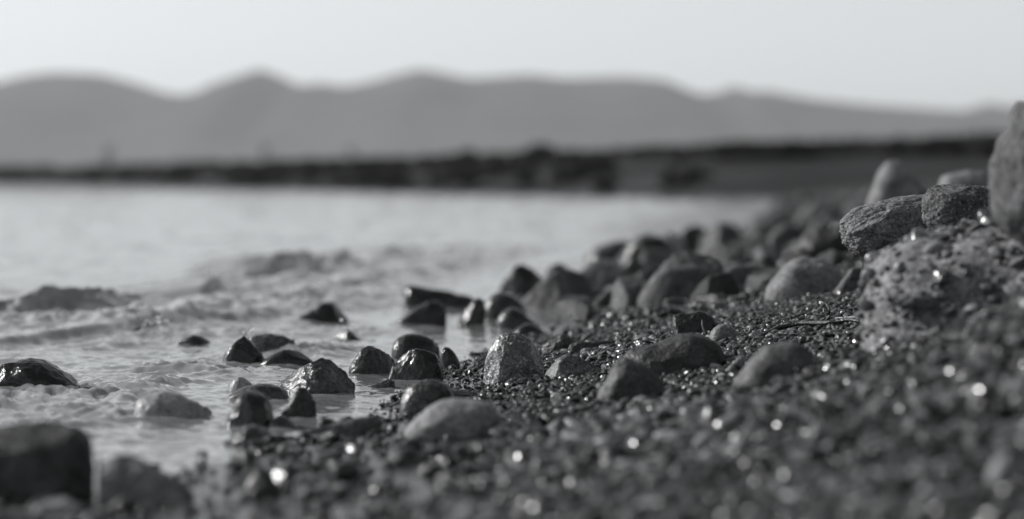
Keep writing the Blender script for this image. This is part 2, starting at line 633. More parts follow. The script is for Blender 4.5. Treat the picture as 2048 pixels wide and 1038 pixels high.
# --- in the water and along its edge
stone('big black wet stone with a pale shining top, awash in rippled water', -40, 160, 716, 790, 'wet_black', [.5, .7, .85, .92, 1, .93, .72, .5, .2], deep=.7, facets=7, seed=11)
stone('thin flat dark stone barely above water beside the big black stone', 140, 218, 774, 789, 'wet_dark', [.3, .8, 1, .9, .5, .2], deep=.6, level=4)
stone('pale smooth egg-shaped stone alone in the ripples', 266, 412, 783, 842, 'pale_wet', [.55, .8, .88, 1, .98, .9, .72, .6, .35], deep=.75, facets=2, rough=.035, box=2.4, seed=14)
stone('small pale nub touching the end of the pale egg-shaped stone', 366, 424, 813, 838, 'pale_wet', [.3, .75, .6, 1, .95, .5], deep=.7, level=4)
stone('glossy black stone with a glittering slope of wet grains', 440, 551, 781, 858, 'wet_black', [.12, .32, .6, .9, 1, .98, .9, .75, .35], deep=.9, facets=5, seed=21, rough=.04)
stone('low dark ragged stone in shallow water below the glossy black stone', 443, 560, 850, 894, 'wet_dark', [.15, .4, .85, .95, 1, .8, .55, .2], deep=.6, seed=23)
stone('small smooth nub half covered by a film of water', 533, 594, 831, 859, 'wet_mid', [.3, .7, 1, .95, .6, .25], deep=.8, facets=2, level=4)
stone('small pointed black stone with water sliding off one side', 552, 634, 773, 838, 'wet_black', [.08, .2, .42, .75, 1, .95, .7, .4], deep=.7, box=2, facets=6, seed=31)
stone('long low rounded stone behind the glossy black stone', 450, 577, 767, 802, 'wet_mid', [.2, .5, .75, .9, 1, .95, .8, .45], deep=.5, facets=2, rough=.03)
stone('small pale conical stone in open water', 456, 512, 754, 787, 'pale_wet', [.3, .8, 1, .85, .6, .3], deep=.8, facets=3, level=4)
stone('large angular mottled stone with a broken crest, mirrored in the water', 552, 712, 716, 792, 'wet_mid', [.22, .42, .58, .75, .86, 1, .95, .72, .55, .3], deep=.7, facets=9, bite=.74, rough=.06, seed=44, level=6)
stone('dark knobbly stone ahead of the round dark boulder', 696, 792, 691, 750, 'wet_dark', [.2, .55, .9, 1, .92, .8, .65, .3], deep=.8, facets=5, rough=.07)
stone('round dark boulder with a bright glint on its shoulder', 782, 881, 667, 722, 'wet_black', [.55, .85, .97, 1, .97, .9, .75, .45], deep=.8, facets=1, rough=.025, box=2.4)
stone('angular black stone with shining ridges at the edge of the wet sand', 771, 894, 696, 762, 'wet_black', [.2, .45, .7, .92, 1, .96, .88, .7, .35], deep=.8, facets=9, bite=.72, rough=.05, seed=52)
stone('small egg of dark stone standing beside the shining ridged stone', 880, 921, 694, 738, 'wet_black', [.7, 1, .98, .85, .6, .25], deep=.9, facets=1, rough=.02, level=4)
stone('flat sliver of dark stone lying in the film of water', 728, 790, 758, 777, 'wet_dark', [.2, .3, .5, .7, 1, .8], deep=.6, level=4)
stone('tall granite stone glittering with wet crystals', 966, 1091, 665, 764, 'granite', [.3, .7, .94, 1, 1, .97, .87, .64, .34], deep=.85, box=2.7, facets=5, bite=.85, rough=.045, crystal=.018, seed=61, level=6)
stone('low pointed speckled stone leaning towards the granite stone', 1083, 1216, 707, 758, 'granite_dry', [.06, .45, .8, 1, .92, .75, .6, .4, .2], deep=.5, box=2.0, facets=8, bite=.7, rough=.03, seed=66)
stone('large smooth dark oval stone half sunk in gravel', 1243, 1453, 667, 752, 'dark', [.5, .62, .68, .72, .86, .98, 1, .95, .82, .5], deep=.6, facets=3, rough=.035, seed=71, level=6)
stone('rounded blurred stone before the large dark oval one', 1192, 1332, 714, 812, 'mid', [.2, .5, .92, 1, .9, .78, .62, .4], deep=.8, facets=5, rough=.06, seed=77)
stone('broad pale smooth stone at the edge of the gravel', 807, 1004, 797, 876, 'pale', [.15, .45, .75, .93, 1, .97, .95, .85, .5], deep=.7, facets=3, rough=.03, seed=81)
stone('dark blunt stone wedged behind the broad pale stone', 798, 912, 759, 830, 'wet_mid', [.35, .75, .9, .95, 1, .95, .8, .4], deep=.7, facets=4, rough=.06, seed=84)
stone('short dark stub of stone beside the broad pale stone', 880, 955, 776, 800, 'wet_dark', [.9, 1, .8, .75, .7, .4], deep=.5, level=4)
stone('long flat worn stone lying like a plank at the waterline', 602, 768, 830, 872, 'wet_mid', [.3, .35, .45, .5, .62, .72, .85, .9, 1, .7], deep=.35, facets=4, rough=.06, box=3, seed=90)
# --- dry gravel, middle
stone('black wet stone with a bright worn hollow, in the sharp gravel', 1343, 1436, 622, 672, 'wet_black', [.7, .88, .85, .9, 1, .95, .85, .55], deep=.7, facets=6, rough=.07, seed=93)
stone('small round pebble with dark bands next to a blade of straw', 1419, 1480, 648, 683, 'veined', [.4, .75, .95, 1, .9, .7, .4], deep=.8, facets=1, rough=.02)
stone('broad smooth grey stone on gravel before the twig', 1464, 1642, 684, 778, 'mid', [.08, .35, .68, .92, .97, 1, .98, .8, .35], deep=.8, facets=3, rough=.03, seed=101)
stone('slim pale sliver leaning on the broad smooth grey stone', 1447, 1492, 714, 748, 'pale', [.15, .35, .6, .85, 1, .8], deep=.35, level=4, facets=3)
stone('pale rounded stone with a dark dent, under the hanging layered stone', 1529, 1692, 513, 600, 'pale', [.2, .5, .78, .95, 1, .95, .88, .78, .55], deep=.7, facets=3, rough=.04, seed=105)
stone('thin slab leaning against the pale dented stone', 1666, 1740, 534, 590, 'mid', [.1, .35, .65, .95, 1, .8, .5], deep=.4, facets=5, level=4)
stone('lump of sodden black debris behind the granite stone', 1082, 1168, 669, 708, 'wood', [.3, .6, .8, 1, .85, .6, .35], deep=.5, rough=.14, facets=3, name='debris', cat='debris')
stone('dark flat bar of waterlogged wood on the gravel', 1136, 1243, 680, 702, 'wood', [.5, .8, .85, .8, .85, .95, 1, .7], deep=.25, box=3, rough=.07, name='driftwood', cat='driftwood')
stone('small pale block of stone beside the waterlogged wood', 1160, 1190, 696, 712, 'pale', [.7, 1, .95, .8], deep=.8, level=4)
stone('little black chip of stone in front of the pointed speckled stone', 1172, 1202, 737, 754, 'wet_black', [.3, .7, 1, .8, .4], deep=.7, level=4)

# --- out in the water, behind
stone('dark triangular rock alone in the water beyond the ripples', 582, 699, 603, 652, 'wet_black', [.1, .3, .5, .7, .9, 1, .9, .5, .15], deep=.6, facets=5, level=4)
stone('small dark rock with froth round it, short of the triangular rock', 668, 742, 658, 685, 'wet_black', [.2, .7, 1, .7, .3, .2, .15], deep=.6, level=4)
stone('squat dark rock in a cluster of three in the water', 444, 530, 672, 731, 'wet_black', [.3, .55, .85, 1, .8, .5, .3], deep=.7, level=4)
stone('hindmost rock in the cluster of three, pale across its back', 480, 600, 667, 712, 'wet_mid', [.5, .8, .95, 1, .95, .9, .7, .4], deep=.6, level=4)
stone('low black domed rock foremost in the cluster of three', 515, 630, 698, 735, 'wet_black', [.15, .5, .8, .98, 1, .85, .6, .25], deep=.6, facets=2, rough=.03, level=4)
stone('low flat dark rock awash behind the frothy ripples', 346, 428, 669, 695, 'wet_dark', [.2, .5, .8, 1, .85, .6, .3], deep=.6, level=4)
stone('dark sliver of rock awash at the foot of the breaking wave', 233, 306, 655, 680, 'wet_dark', [.15, .4, .75, 1, .8, .5], deep=.5, level=4)
stone('flat black rock just breaking the surface of smooth water', 662, 722, 695, 704, 'wet_black', [.4, .8, 1, .7, .3], deep=.5, level=3)
# --- shoreline cluster, out of focus
CG = dict(level=4)
stone('long black slab topmost in the shoreline heap', 806, 940, 570, 612, 'wet_black', [.95, 1, .9, .82, .78, .7, .5, .2], deep=.5, box=3, facets=3, d=4.45, **CG)
stone('black wedge-shaped stone at the outer end of the shoreline heap', 784, 895, 602, 654, 'wet_black', [.08, .3, .55, .8, 1, .98, .8], deep=.6, facets=5, **CG)
stone('dark rounded stone under the end of the long black slab', 888, 954, 588, 642, 'wet_black', [.6, .85, 1, .95, .85, .5], deep=.8, facets=2, d=4.45, **CG)
stone('leaning dark stone at the foot of the shoreline heap', 912, 972, 595, 650, 'wet_dark', [.1, .35, .6, .9, 1, .8], deep=.7, facets=4, **CG)
stone('round stone with a bright rim in the shoreline heap', 966, 1055, 584, 643, 'wet_dark', [.45, .85, 1, .98, .9, .7, .35], deep=.8, facets=1, rough=.03, **CG)
stone('low round stone with a shining back before the bright rimmed one', 992, 1074, 615, 660, 'wet_dark', [.4, .8, 1, .95, .8, .5, .3], deep=.7, facets=1, rough=.03, **CG)
stone('smallest black flat stone before the shoreline heap', 1027, 1090, 647, 671, 'wet_black', [.3, .75, 1, .95, .7, .3], deep=.7, facets=1, rough=.03, **CG)
stone('black rounded rock at the water side of the big grey rock', 998, 1096, 528, 592, 'wet_black', [.25, .6, .95, 1, .85, .6, .4], deep=.7, facets=6, **CG)
stone('big grey rock with a lit sloping edge by the water', 1036, 1190, 538, 622, 'mid', [.1, .32, .58, .82, .95, 1, .95, .85, .6], deep=.7, facets=7, **CG)
stone('flat black stone behind the crest of the big grey rock', 1090, 1150, 526, 575, 'wet_black', [.5, .9, 1, .8, .5], deep=.7, **CG)
stone('dark rounded stone with a glint behind the big grey rock', 1138, 1246, 518, 586, 'wet_mid', [.25, .6, .88, 1, .95, .75], deep=.9, **CG)
stone('small dark stone beyond the glinting one at the water edge', 1168, 1272, 480, 534, 'wet_dark', [.3, .7, .9, 1, .8], deep=.9, **CG)
stone('large black rock standing highest along the shoreline', 1222, 1352, 467, 550, 'wet_black', [.2, .5, .82, 1, .98, .9, .65], deep=.8, facets=6, **CG)
stone('pale sloping stone with a dark front before the large black rock', 1212, 1306, 512, 580, 'wet_mid', [.15, .45, .8, 1, .95, .75, .4], deep=.7, facets=7, **CG)
stone('broad mottled rock with bright glints at its wet foot', 1274, 1456, 503, 614, 'mid', [.15, .4, .62, .85, 1, .98, .94, .92, .88, .6], deep=.7, facets=6, rough=.06, **CG)
stone('dark capped stone on the skyline of the beach', 1352, 1424, 449, 505, 'wet_black', [.4, .85, 1, .9, .6], deep=.8, **CG)
stone('grey lumpy stone beside the dark capped one', 1400, 1486, 443, 508, 'mid', [.5, .75, .95, 1, .85, .6], deep=.8, **CG)
stone('pale glinting stone in a gap of the shoreline rocks', 1300, 1372, 462, 520, 'pale_wet', [.4, .85, 1, .9, .6], deep=.8, **CG)
stone('long flat ledge of stone with a black shadow below', 1430, 1556, 530, 588, 'mid', [.7, .9, .95, 1, .95, .9, .7], deep=.6, box=3, **CG)
stone('low ridge of dark stone across the beach', 1420, 1560, 476, 524, 'dark', [.4, .65, .8, .95, 1, .85, .6], deep=.5, **CG)
stone('knobbly grey stone on the bright edge of the water far along the beach', 1490, 1592, 424, 478, 'mid', [.3, .65, .85, 1, .9, .7], deep=.8, **CG)
stone('grey stone half hidden behind the layered stone', 1586, 1690, 402, 462, 'mid', [.4, .7, .95, 1, .9, .7], deep=.8, **CG)
stone('rough dark stone on the beach under the skyline', 1530, 1634, 444, 506, 'dark', [.4, .8, 1, .9, .9, .6], deep=.8, **CG)
stone('dark cleft stone on the beach close to the layered stone', 1596, 1706, 446, 526, 'dark', [.5, .85, 1, .85, .9, .6], deep=.7, **CG)

# --- earth bank and what stands on it
bank = stone('x', 1786, 2440, 425, 640, 'earth', [.66, .78, .88, .92, 1, .97, .98, 1, .97, .97, .95], deep=1.5, d=2.38, yaw=-22, z0=.045, box=5, facets=0, rough=.03, lumps=.034, pits=.01, level=6, seed=5, name='bank', cat=None)
for k in ('label', 'category'):
    if k in bank:
        del bank[k]
bank['kind'] = 'structure'
stone('oblong layered stone lying across the bank with its round end hanging out', 1677, 1925, 394, 508, 'clay', None, deep=.5, d=2.80, tilt=9, yaw=14, hang=True, box=2.8, facets=5, bite=.86, rough=.06, strata=.03, lumps=.035, level=6, seed=8)
stone('dark layered stone overlapping the oblong one on the bank', 1842, 2070, 370, 486, 'clay_dark', [.62, .9, .97, 1, .99, .97, .93, .88, .8], deep=.5, d=2.68, tilt=-4, hang=True, box=2.9, facets=5, bite=.84, rough=.06, strata=.028, lumps=.03, level=6, seed=19)
stone('tall upright blurred rock rising above the bank', 1978, 2330, 205, 512, 'boulder', None, deep=.7, d=2.15, hang=True, tilt=0, box=2.7, facets=4, rough=.05, lumps=.03, seed=26)
stone('small pale stone tucked under the tall upright rock', 1985, 2060, 428, 470, 'pale', [.3, .7, 1, .95, .8, .5], deep=.7, d=2.33, z0=.135, level=4)
stone('pale pointed stone standing like a tooth behind the bank', 1728, 1846, 320, 500, 'pale', [.3, .55, .85, .99, 1, .99, .88, .65, .5], deep=.8, d=4.6, box=2.8, facets=3, rough=.03, level=4)
stone('grey shoulder of rock beside the pale pointed stone', 1800, 1872, 345, 470, 'dark', [.6, 1, .9, .75, .6, .4], deep=.8, d=4.9, level=4)
stone('pale rounded stone showing over the dark layered stone', 1874, 2002, 340, 500, 'pale', [.8, .93, .98, 1, .98, .95, .85], deep=.8, d=4.3, box=3, facets=2, rough=.03, level=4)

# --- close to the lens
stone('massive black block of rock, blurred, at the water', -150, 188, 843, 1000, 'dark', [.9, .95, .9, .88, .93, .97, 1, .98, .92, .6], deep=.5, box=4.5, facets=8, bite=.78, rough=.08, d=1.80, seed=41)
stone('blurred pale humped stone next to the massive black block', 184, 390, 908, 1006, 'pale', [.55, .85, 1, .97, .85, .66, .5, .34, .15], deep=.5, facets=5, rough=.05, seed=43)
stone('small blurred black stone on the wet gravel', 482, 566, 935, 996, 'wet_black', [.15, .5, .85, 1, .9, .5, .25], deep=.6, facets=4, level=4)
stone('flat pale stone at the foot of the massive black block', 62, 164, 998, 1030, 'pale_wet', [.4, .8, .95, 1, .8, .4], deep=.5, level=4)
stone('flat black lump sunk in the blurred gravel', 868, 1046, 930, 962, 'wet_black', [.3, .7, .9, 1, .95, .8, .4], deep=.4, level=4)  # low near-black lump set into the gravel
stone('pale rounded stone closest to the lens, wholly blurred', 1975, 2060, 905, 985, 'pale', [.4, .85, 1, .9, .5], deep=.8, level=4)
stone('pale stone half out of the picture below the earth bank', 2030, 2110, 820, 885, 'pale', [.4, .85, 1, .9, .5], deep=.8, level=4, d=1.75)

# ------------------------------------------------------------------ water
wy = [0.5]
while wy[-1] < 330:
    y = wy[-1]
    wy.append(y + (.05 if y < 1.3 else .0075 if y < 3.4 else .0031 * y if y < 10 else .008 * y if y < 50 else .03 * y))
wy = np.array(wy)
wu = np.concatenate([-grow(.215, .0012, 2.2, 1.25)[::-1], np.arange(-.215, .10, .00125), grow(.10, .002, .6, 1.25)])
U, Yw = np.meshgrid(wu, wy)
Xw = (U * np.maximum(Yw, .5)).ravel()
Yw = Yw.ravel()
CREST = np.array([(-1.6, 3.45, .022), (-1.1, 3.6, .03), (-.80, 3.78, .034), (-.60, 4.05, .040), (-.51, 4.45, .036), (-.50, 4.9, .050), (-.46, 5.4, .080),
                  (-.41, 5.8, .066), (-.36, 6.5, .050), (-.28, 7.2, .036), (-.15, 8.0, .024), (.1, 9.5, .0)])


CREST2 = np.array([(-1.2, 3.0, .010), (-.62, 3.3, .013), (-.50, 3.6, .012), (-.40, 4.0, .014), (-.33, 4.5, .012), (-.26, 5.2, .012), (-.16, 6.0, .0)])


def crest_dist(x, y, CREST):
    best = np.full(len(x), 9.0)
    sn = np.full(len(x), 9.0)
    hh = np.zeros(len(x))
    arc = np.zeros(len(x))
    acc = 0.0
    for a, b in zip(CREST[:-1], CREST[1:]):
        d = b[:2] - a[:2]
        L = np.hypot(*d)
        rx, ry = x - a[0], y - a[1]
        t = np.clip((rx * d[0] + ry * d[1]) / L ** 2, 0, 1)
        ex, ey = rx - t * d[0], ry - t * d[1]
        dist = np.hypot(ex, ey)
        side = np.sign(rx * d[1] - ry * d[0])
        m = dist < best
        best[m] = dist[m]
        sn[m] = (dist * side)[m]
        hh[m] = (a[2] + t * (b[2] - a[2]))[m]
        arc[m] = (acc + t * L)[m]
        acc += L
    return sn, hh, arc


sW = shore_s(Xw, Yw)
zw = np.zeros(len(Xw))
deep = sstep(-.1, -.9, sW)
zw += deep * .014 * fbm(p3(Xw * 2.4 + .3 * Yw, Yw * 1.5, .3), 3)
zw += deep * .013 * fbm(p3(Xw * 6 + .8 * Yw, Yw * 4.0, 5.3), 3)
near = np.exp(-np.clip(Yw - 2, 0, None) / 6)
zw += near * .0032 * fbm(p3(Xw * 22 + 5 * Yw, Yw * 15, 8.3), 3) + near * .0014 * fbm(p3(Xw * 70 + 9 * Yw, Yw * 42, 1.3), 2)
wash = sstep(-.09, -.22, sW) * (1 - sstep(3.6, 4.6, Yw)) * sstep(1.9, 2.5, Yw)
wpatch = sstep(-.15, .35, fbm(p3(Xw * 5, Yw * 3.2, 3.3), 2))
zw += wash * (.0045 + .014 * wpatch) * (fbm(p3(Xw * 24 + 6 * Yw, Yw * 17, 2.9), 4, ridged=True) * .75)
sn, hh, arc = crest_dist(Xw, Yw, CREST)
sn2 = sn + .05 * fbm(p3(Xw * 4, Yw * 2.2, 1.1), 3)
hump = sum(g * np.exp(-((Yw - c) / w) ** 2) for c, w, g in ((3.98, .24, 1.15), (4.62, .13, .95), (5.45, .34, .95), (6.15, .14, .5), (6.95, .34, .95), (8.0, .3, .7)))
amp = hh * np.clip(.24 + .62 * hump + .65 * fbm(p3(arc * 5, Xw * 3, 3.1), 4), .1, 1.4)
sn2 = sn2 + .018 * fbm(p3(Xw * 24, Yw * 10, 4.9), 3)
pr = np.where(sn2 < 0, np.exp(-(sn2 / .16) ** 2), np.exp(-(sn2 / .035) ** 2))
zw += amp * pr
zw += .026 * np.exp(-((Xw + .395) / .05) ** 2 - ((Yw - 5.0) / .16) ** 2) * (.7 + .7 * fbm(p3(Xw * 22, Yw * 9, 6.2), 3))
lip = sstep(.55, 1.0, pr) * np.clip(amp / .05, 0, 1.4)
t1, h1, a1 = crest_dist(Xw, Yw, CREST2)
t1 = t1 + .05 * fbm(p3(Xw * 5, Yw * 3, 2.1), 3)
a2 = h1 * (.8 + .8 * fbm(p3(a1 * 3, 0 * a1, 7.1), 2))
zw += a2 * np.where(t1 < 0, np.exp(-(t1 / .07) ** 2), np.exp(-(t1 / .02) ** 2))
churn = sstep(-.035, .05, sn2) * (1 - sstep(.22, .42, sn2)) * sstep(.01, .03, hh)
zw += churn * .020 * (fbm(p3(Xw * 16, Yw * 9, 7.7), 4, ridged=True) + .25)
BUMPS = [(130, 806, 20, .011), (232, 838, 34, .013), (300, 742, 60, .012), (385, 740, 40, .010), (205, 800, 40, .006), (255, 665, 40, .010), (385, 690, 45, .010), (330, 770, 30, .006), (60, 830, 40, .006),
         (700, 670, 25, .006), (430, 815, 30, .005)]
for bx, by, br, bh in BUMPS:
    a, b = ray(bx, by)
    d = CAM_H / -b
    rx = br * d / FPX
    zw += .5 * bh * np.exp(-(((Xw - a * d) / (rx * 1.3)) ** 4 + ((Yw + d) / (rx * 2.0)) ** 2)) * (.6 + 1.1 * fbm(p3(Xw * 42, Yw * 24, 4.4), 4, ridged=True))
ringf = np.zeros(len(Xw))
for a, b, c, e in FOOT:
    if b > 5 or shore_s(a, b) > .08 or c > .3:
        continue
    kk = np.nonzero((np.abs(Xw - a) < c * 2.2) & (np.abs(Yw - b) < e * 2.6))[0]
    q = np.hypot((Xw[kk] - a) / c, (Yw[kk] - b) / e)
    zw[kk] += .0016 * np.exp(-((q - 1) / .14) ** 2) + .0007 * np.cos(q * 16) * np.exp(-((q - 1.2) / .45) ** 2)
    ringf[kk] = np.maximum(ringf[kk], np.exp(-((q - 1.05) / .12) ** 2))
zw *= sstep(.03, -.04, sW) * .9 + .1
foam = churn * sstep(-.3, .25, fbm(p3(Xw * 9 + 2 * Yw, Yw * 4, 6.1), 4))
foam = np.maximum(foam, .55 * wash * sstep(.0, .45, fbm(p3(Xw * 14, Yw * 6, 9.9), 4)))
foam = np.maximum(foam, .6 * ringf * sstep(-.1, .4, fbm(p3(Xw * 30, Yw * 14, 5.5), 3)))
foam = np.maximum(foam, .8 * sstep(.0, .03, t1) * (1 - sstep(.08, .2, t1)) * sstep(.004, .01, h1) * sstep(-.15, .4, fbm(p3(Xw * 12, Yw * 5, 3.9), 4)))
Xw = Xw + .016 * lip
Yw = Yw - .01 * lip
me = mesh_from('water', np.stack([Xw, Yw, zw], -1), grid_faces(len(wy), len(wu)), M['water'])
attr_float(me, 'foam', foam)
link('water', me, kind='structure')

# ------------------------------------------------------------------ gravel
def pts_zone(n, y0, y1, xl, xr, rmin, rmax, power=2.2):
    y = y0 + (y1 - y0) * rng.random(n)
    a, b = xl(y), xr(y)
    x = a + (b - a) * rng.random(n)
    r = rmin + (rmax - rmin) * rng.random(n) ** power
    return x, y, r


xsY = lambda y: np.interp(y, SH_Y, SH_X)
zones = [
    pts_zone(36000, 1.15, 2.3, lambda y: xsY(y) - .02, lambda y: .28 * y + .15, .0017, .0075, 2.6),
    pts_zone(66000, 2.3, 3.5, lambda y: xsY(y) - .02, lambda y: .28 * y + .1, .0010, .0044, 2.6),
    pts_zone(34000, 2.35, 3.4, lambda y: xsY(y) - .03, lambda y: .2 * y + .05, .0005, .0013, 1.0),
    pts_zone(36000, 3.5, 7.0, lambda y: xsY(y) - .02, lambda y: .28 * y + .2, .0022, .008),
    pts_zone(14000, 7.0, 16.0, lambda y: xsY(y) - .02, lambda y: .28 * y + .2, .006, .02),
]
gx_ = np.concatenate([z[0] for z in zones])
gy_ = np.concatenate([z[1] for z in zones])
gr_ = np.concatenate([z[2] for z in zones])
band = fbm(p3(shore_s(gx_, gy_) * 7, gy_ * 2.6, 4.7), 3)
gr_ = gr_ * np.clip(1 + 1.1 * band, .45, 2.0)
gz_ = ground(gx_, gy_)
wet = WET(gx_, gy_, gz_)
keep = (gz_ > -.004) & (rng.random(len(gx_)) > wet * np.where(gr_ > .003, .97, .8))
gx_, gy_, gr_, gz_, wet = gx_[keep], gy_[keep], gr_[keep], gz_[keep], wet[keep]
# heaps: gravel rides up a little on itself
gz_ = gz_ + gr_ * (.15 + .8 * rng.random(len(gr_)))
# grit stuck to the earth bank
bv = np.empty(len(bank.data.vertices) * 3)
bank.data.vertices.foreach_get('co', bv)
bv = bv.reshape(-1, 3) + np.array(bank.location)
bk = rng.choice(len(bv), 9000)
bx, by, bz = bv[bk].T
br = np.where(rng.random(len(bk)) < .10, rng.uniform(.003, .0085, len(bk)), .0008 + .003 * rng.random(len(bk)) ** 3)
bw_ = np.zeros(len(bk))
ok = bz > ground(bx, by) - .002
gx_ = np.concatenate([gx_, bx[ok]])
gy_ = np.concatenate([gy_, by[ok]])
gz_ = np.concatenate([gz_, bz[ok]])
gr_ = np.concatenate([gr_, br[ok]])
wet = np.concatenate([wet, bw_[ok]])
NG = len(gx_)
me = mesh_from('gravel', np.stack([gx_, gy_, gz_], -1), [])


def attr_vec(me, name, v):
    a = me.attributes.new(name, 'FLOAT_VECTOR', 'POINT')
    a.data.foreach_set('vector', np.asarray(v, dtype=np.float32).ravel())


attr_vec(me, 'rot', np.stack([rng.normal(0, .35, NG), rng.normal(0, .35, NG), rng.uniform(0, 6.28, NG)], -1))
attr_vec(me, 'scl', gr_[:, None] * np.stack([rng.uniform(.8, 1.75, NG), rng.uniform(.65, 1.1, NG), rng.uniform(.38, .88, NG)], -1))
tone = np.exp(rng.normal(math.log(.0155), .9, NG))
tone[NG - int(ok.sum()):] = rng.uniform(.06, .17, int(ok.sum()))
tone = np.where(rng.random(NG) < .04, rng.uniform(.08, .24, NG), tone)
bandt = np.clip(1 + 1.2 * fbm(p3(shore_s(gx_, gy_) * 5, gy_ * 3, 8.8), 3), .4, 2.2)
attr_float(me, 'shade', np.clip(tone * bandt * (1 - .45 * wet), .012, .5))
wet[NG - int(ok.sum()):] = -.7
attr_float(me, 'wet', np.clip(.42 + .55 * wet + rng.normal(0, .3, NG), 0, 1))
ia = me.attributes.new('kind_index', 'INT', 'POINT')
kidx = rng.integers(0, 8, NG)
flat = rng.random(NG) < np.where(gr_ < .0036, np.where(gy_ < 2.35, .42, .22), .04)
kidx[flat] = rng.integers(8, 12, int(flat.sum()))
ia.data.foreach_set('value', kidx.astype(np.int32))
gravel = link('gravel', me, kind='stuff')
ng = bpy.data.node_groups.new('gravel', 'GeometryNodeTree')
ng.interface.new_socket('Geometry', in_out='INPUT', socket_type='NodeSocketGeometry')
ng.interface.new_socket('Geometry', in_out='OUTPUT', socket_type='NodeSocketGeometry')
N, L = ng.nodes, ng.links
gi, go = N.new('NodeGroupInput'), N.new('NodeGroupOutput')
g2i = N.new('GeometryNodeGeometryToInstance')
for k in range(12):
    ic = N.new('GeometryNodeMeshIcoSphere')
    ic.inputs['Radius'].default_value = 1
    ic.inputs['Subdivisions'].default_value = 3
    ps = N.new('GeometryNodeInputPosition')
    nz = N.new('ShaderNodeTexNoise')
    nz.noise_dimensions = '4D'
    nz.inputs['W'].default_value = 13.7 * k
    nz.inputs['Scale'].default_value = .75
    nz.inputs['Detail'].default_value = 2
    L.new(ps.outputs[0], nz.inputs['Vector'])
    sub = N.new('ShaderNodeVectorMath')
    sub.operation = 'SUBTRACT'
    sub.inputs[1].default_value = (.5, .5, .5)
    L.new(nz.outputs['Color'], sub.inputs[0])
    mul = N.new('ShaderNodeVectorMath')
    mul.operation = 'SCALE'
    mul.inputs['Scale'].default_value = 1.45
    L.new(sub.outputs[0], mul.inputs[0])
    sp = N.new('GeometryNodeSetPosition')
    L.new(ic.outputs[0], sp.inputs['Geometry'])
    L.new(mul.outputs[0], sp.inputs['Offset'])
    ss = N.new('GeometryNodeSetShadeSmooth')
    ss.inputs['Shade Smooth'].default_value = k < 8
    L.new(sp.outputs[0], ss.inputs[0])
    sm = N.new('GeometryNodeSetMaterial')
    sm.inputs['Material'].default_value = M['gravel'] if k < 8 else M['grit']
    L.new(ss.outputs[0], sm.inputs[0])
    L.new(sm.outputs[0], g2i.inputs[0])
iop = N.new('GeometryNodeInstanceOnPoints')
L.new(gi.outputs[0], iop.inputs['Points'])
L.new(g2i.outputs[0], iop.inputs['Instance'])
iop.inputs['Pick Instance'].default_value = True


def named(nm, typ):
    x = N.new('GeometryNodeInputNamedAttribute')
    x.data_type = typ
    x.inputs['Name'].default_value = nm
    return x.outputs['Attribute']


L.new(named('kind_index', 'INT'), iop.inputs['Instance Index'])
e2r = N.new('FunctionNodeEulerToRotation')
L.new(named('rot', 'FLOAT_VECTOR'), e2r.inputs[0])
L.new(e2r.outputs[0], iop.inputs['Rotation'])
L.new(named('scl', 'FLOAT_VECTOR'), iop.inputs['Scale'])
L.new(iop.outputs[0], go.inputs[0])
md = gravel.modifiers.new('gravel', 'NODES')
md.node_group = ng

# ------------------------------------------------------------------ single pebbles that show largest
PM = []
for k in range(10):
    v, f = rock_shape(2, rng.uniform(1.4, 1.9), 1, None, box=rng.uniform(2, 2.6), facets=int(rng.integers(1, 5)), rough=.05, seed=300 + k, level=3, hang=True)
    v[:, 2] = (v[:, 2] - .5) * rng.uniform(1.0, 1.5)
    PM.append(mesh_from('pebble', v, f, M['pebble']))


def pebbles(n, y0, y1, xl, xr, r0, r1, label, group, tone=(.014, .06), pale=.16):
    k = 0
    while k < n:
        y = rng.uniform(y0, y1)
        x = rng.uniform(xl(y), xr(y))
        z = g1(x, y)
        if z < .006 or abs(x / y) > .178 or any(((x - a) / (c + .004)) ** 2 + ((y - b) / (e + .004)) ** 2 < 1 for a, b, c, e in FOOT if c < .2):
            continue
        r = rng.uniform(r0, r1)
        t = rng.uniform(.13, .26) if rng.random() < pale else rng.uniform(*tone)
        word = 'pale' if t > .12 else 'grey' if t > .04 else 'dark'
        o = link('pebble', PM[rng.integers(0, len(PM))], loc=(x, y, z + r * .25), label=label.replace('pebble', word + ' pebble'), cat='pebble', group=word + ' ' + group)
        o.rotation_euler = (rng.uniform(-.3, .3), rng.uniform(-.3, .3), rng.uniform(0, 6.28))
        o.scale = (r, r * rng.uniform(.75, 1), r * rng.uniform(.8, 1.1))
        o.color = (t, float(np.clip(rng.normal(.45, .3), 0, 1)), 0, 1)
        k += 1


pebbles(80, 1.5, 2.15, lambda y: xsY(y) + .06, lambda y: .18 * y, .004, .0085, 'small rounded pebble lying loose in the blurred gravel closest to the lens', 'loose pebbles in the near blurred gravel')
pebbles(60, 2.2, 2.62, lambda y: xsY(y) + .12, lambda y: .18 * y, .003, .0065, 'small pebble on the gravel slope below the dark oval stone', 'loose pebbles on the gravel slope')
pebbles(70, 2.62, 3.3, lambda y: xsY(y) + .12, lambda y: .13 * y, .0025, .006, 'sharp little pebble in the crisp band of gravel', 'loose pebbles in the crisp gravel')
pebbles(45, 3.3, 5.5, lambda y: xsY(y) + .06, lambda y: .15 * y, .006, .014, 'blurred pebble on the beach among the shoreline rocks', 'pebbles among the shoreline rocks')


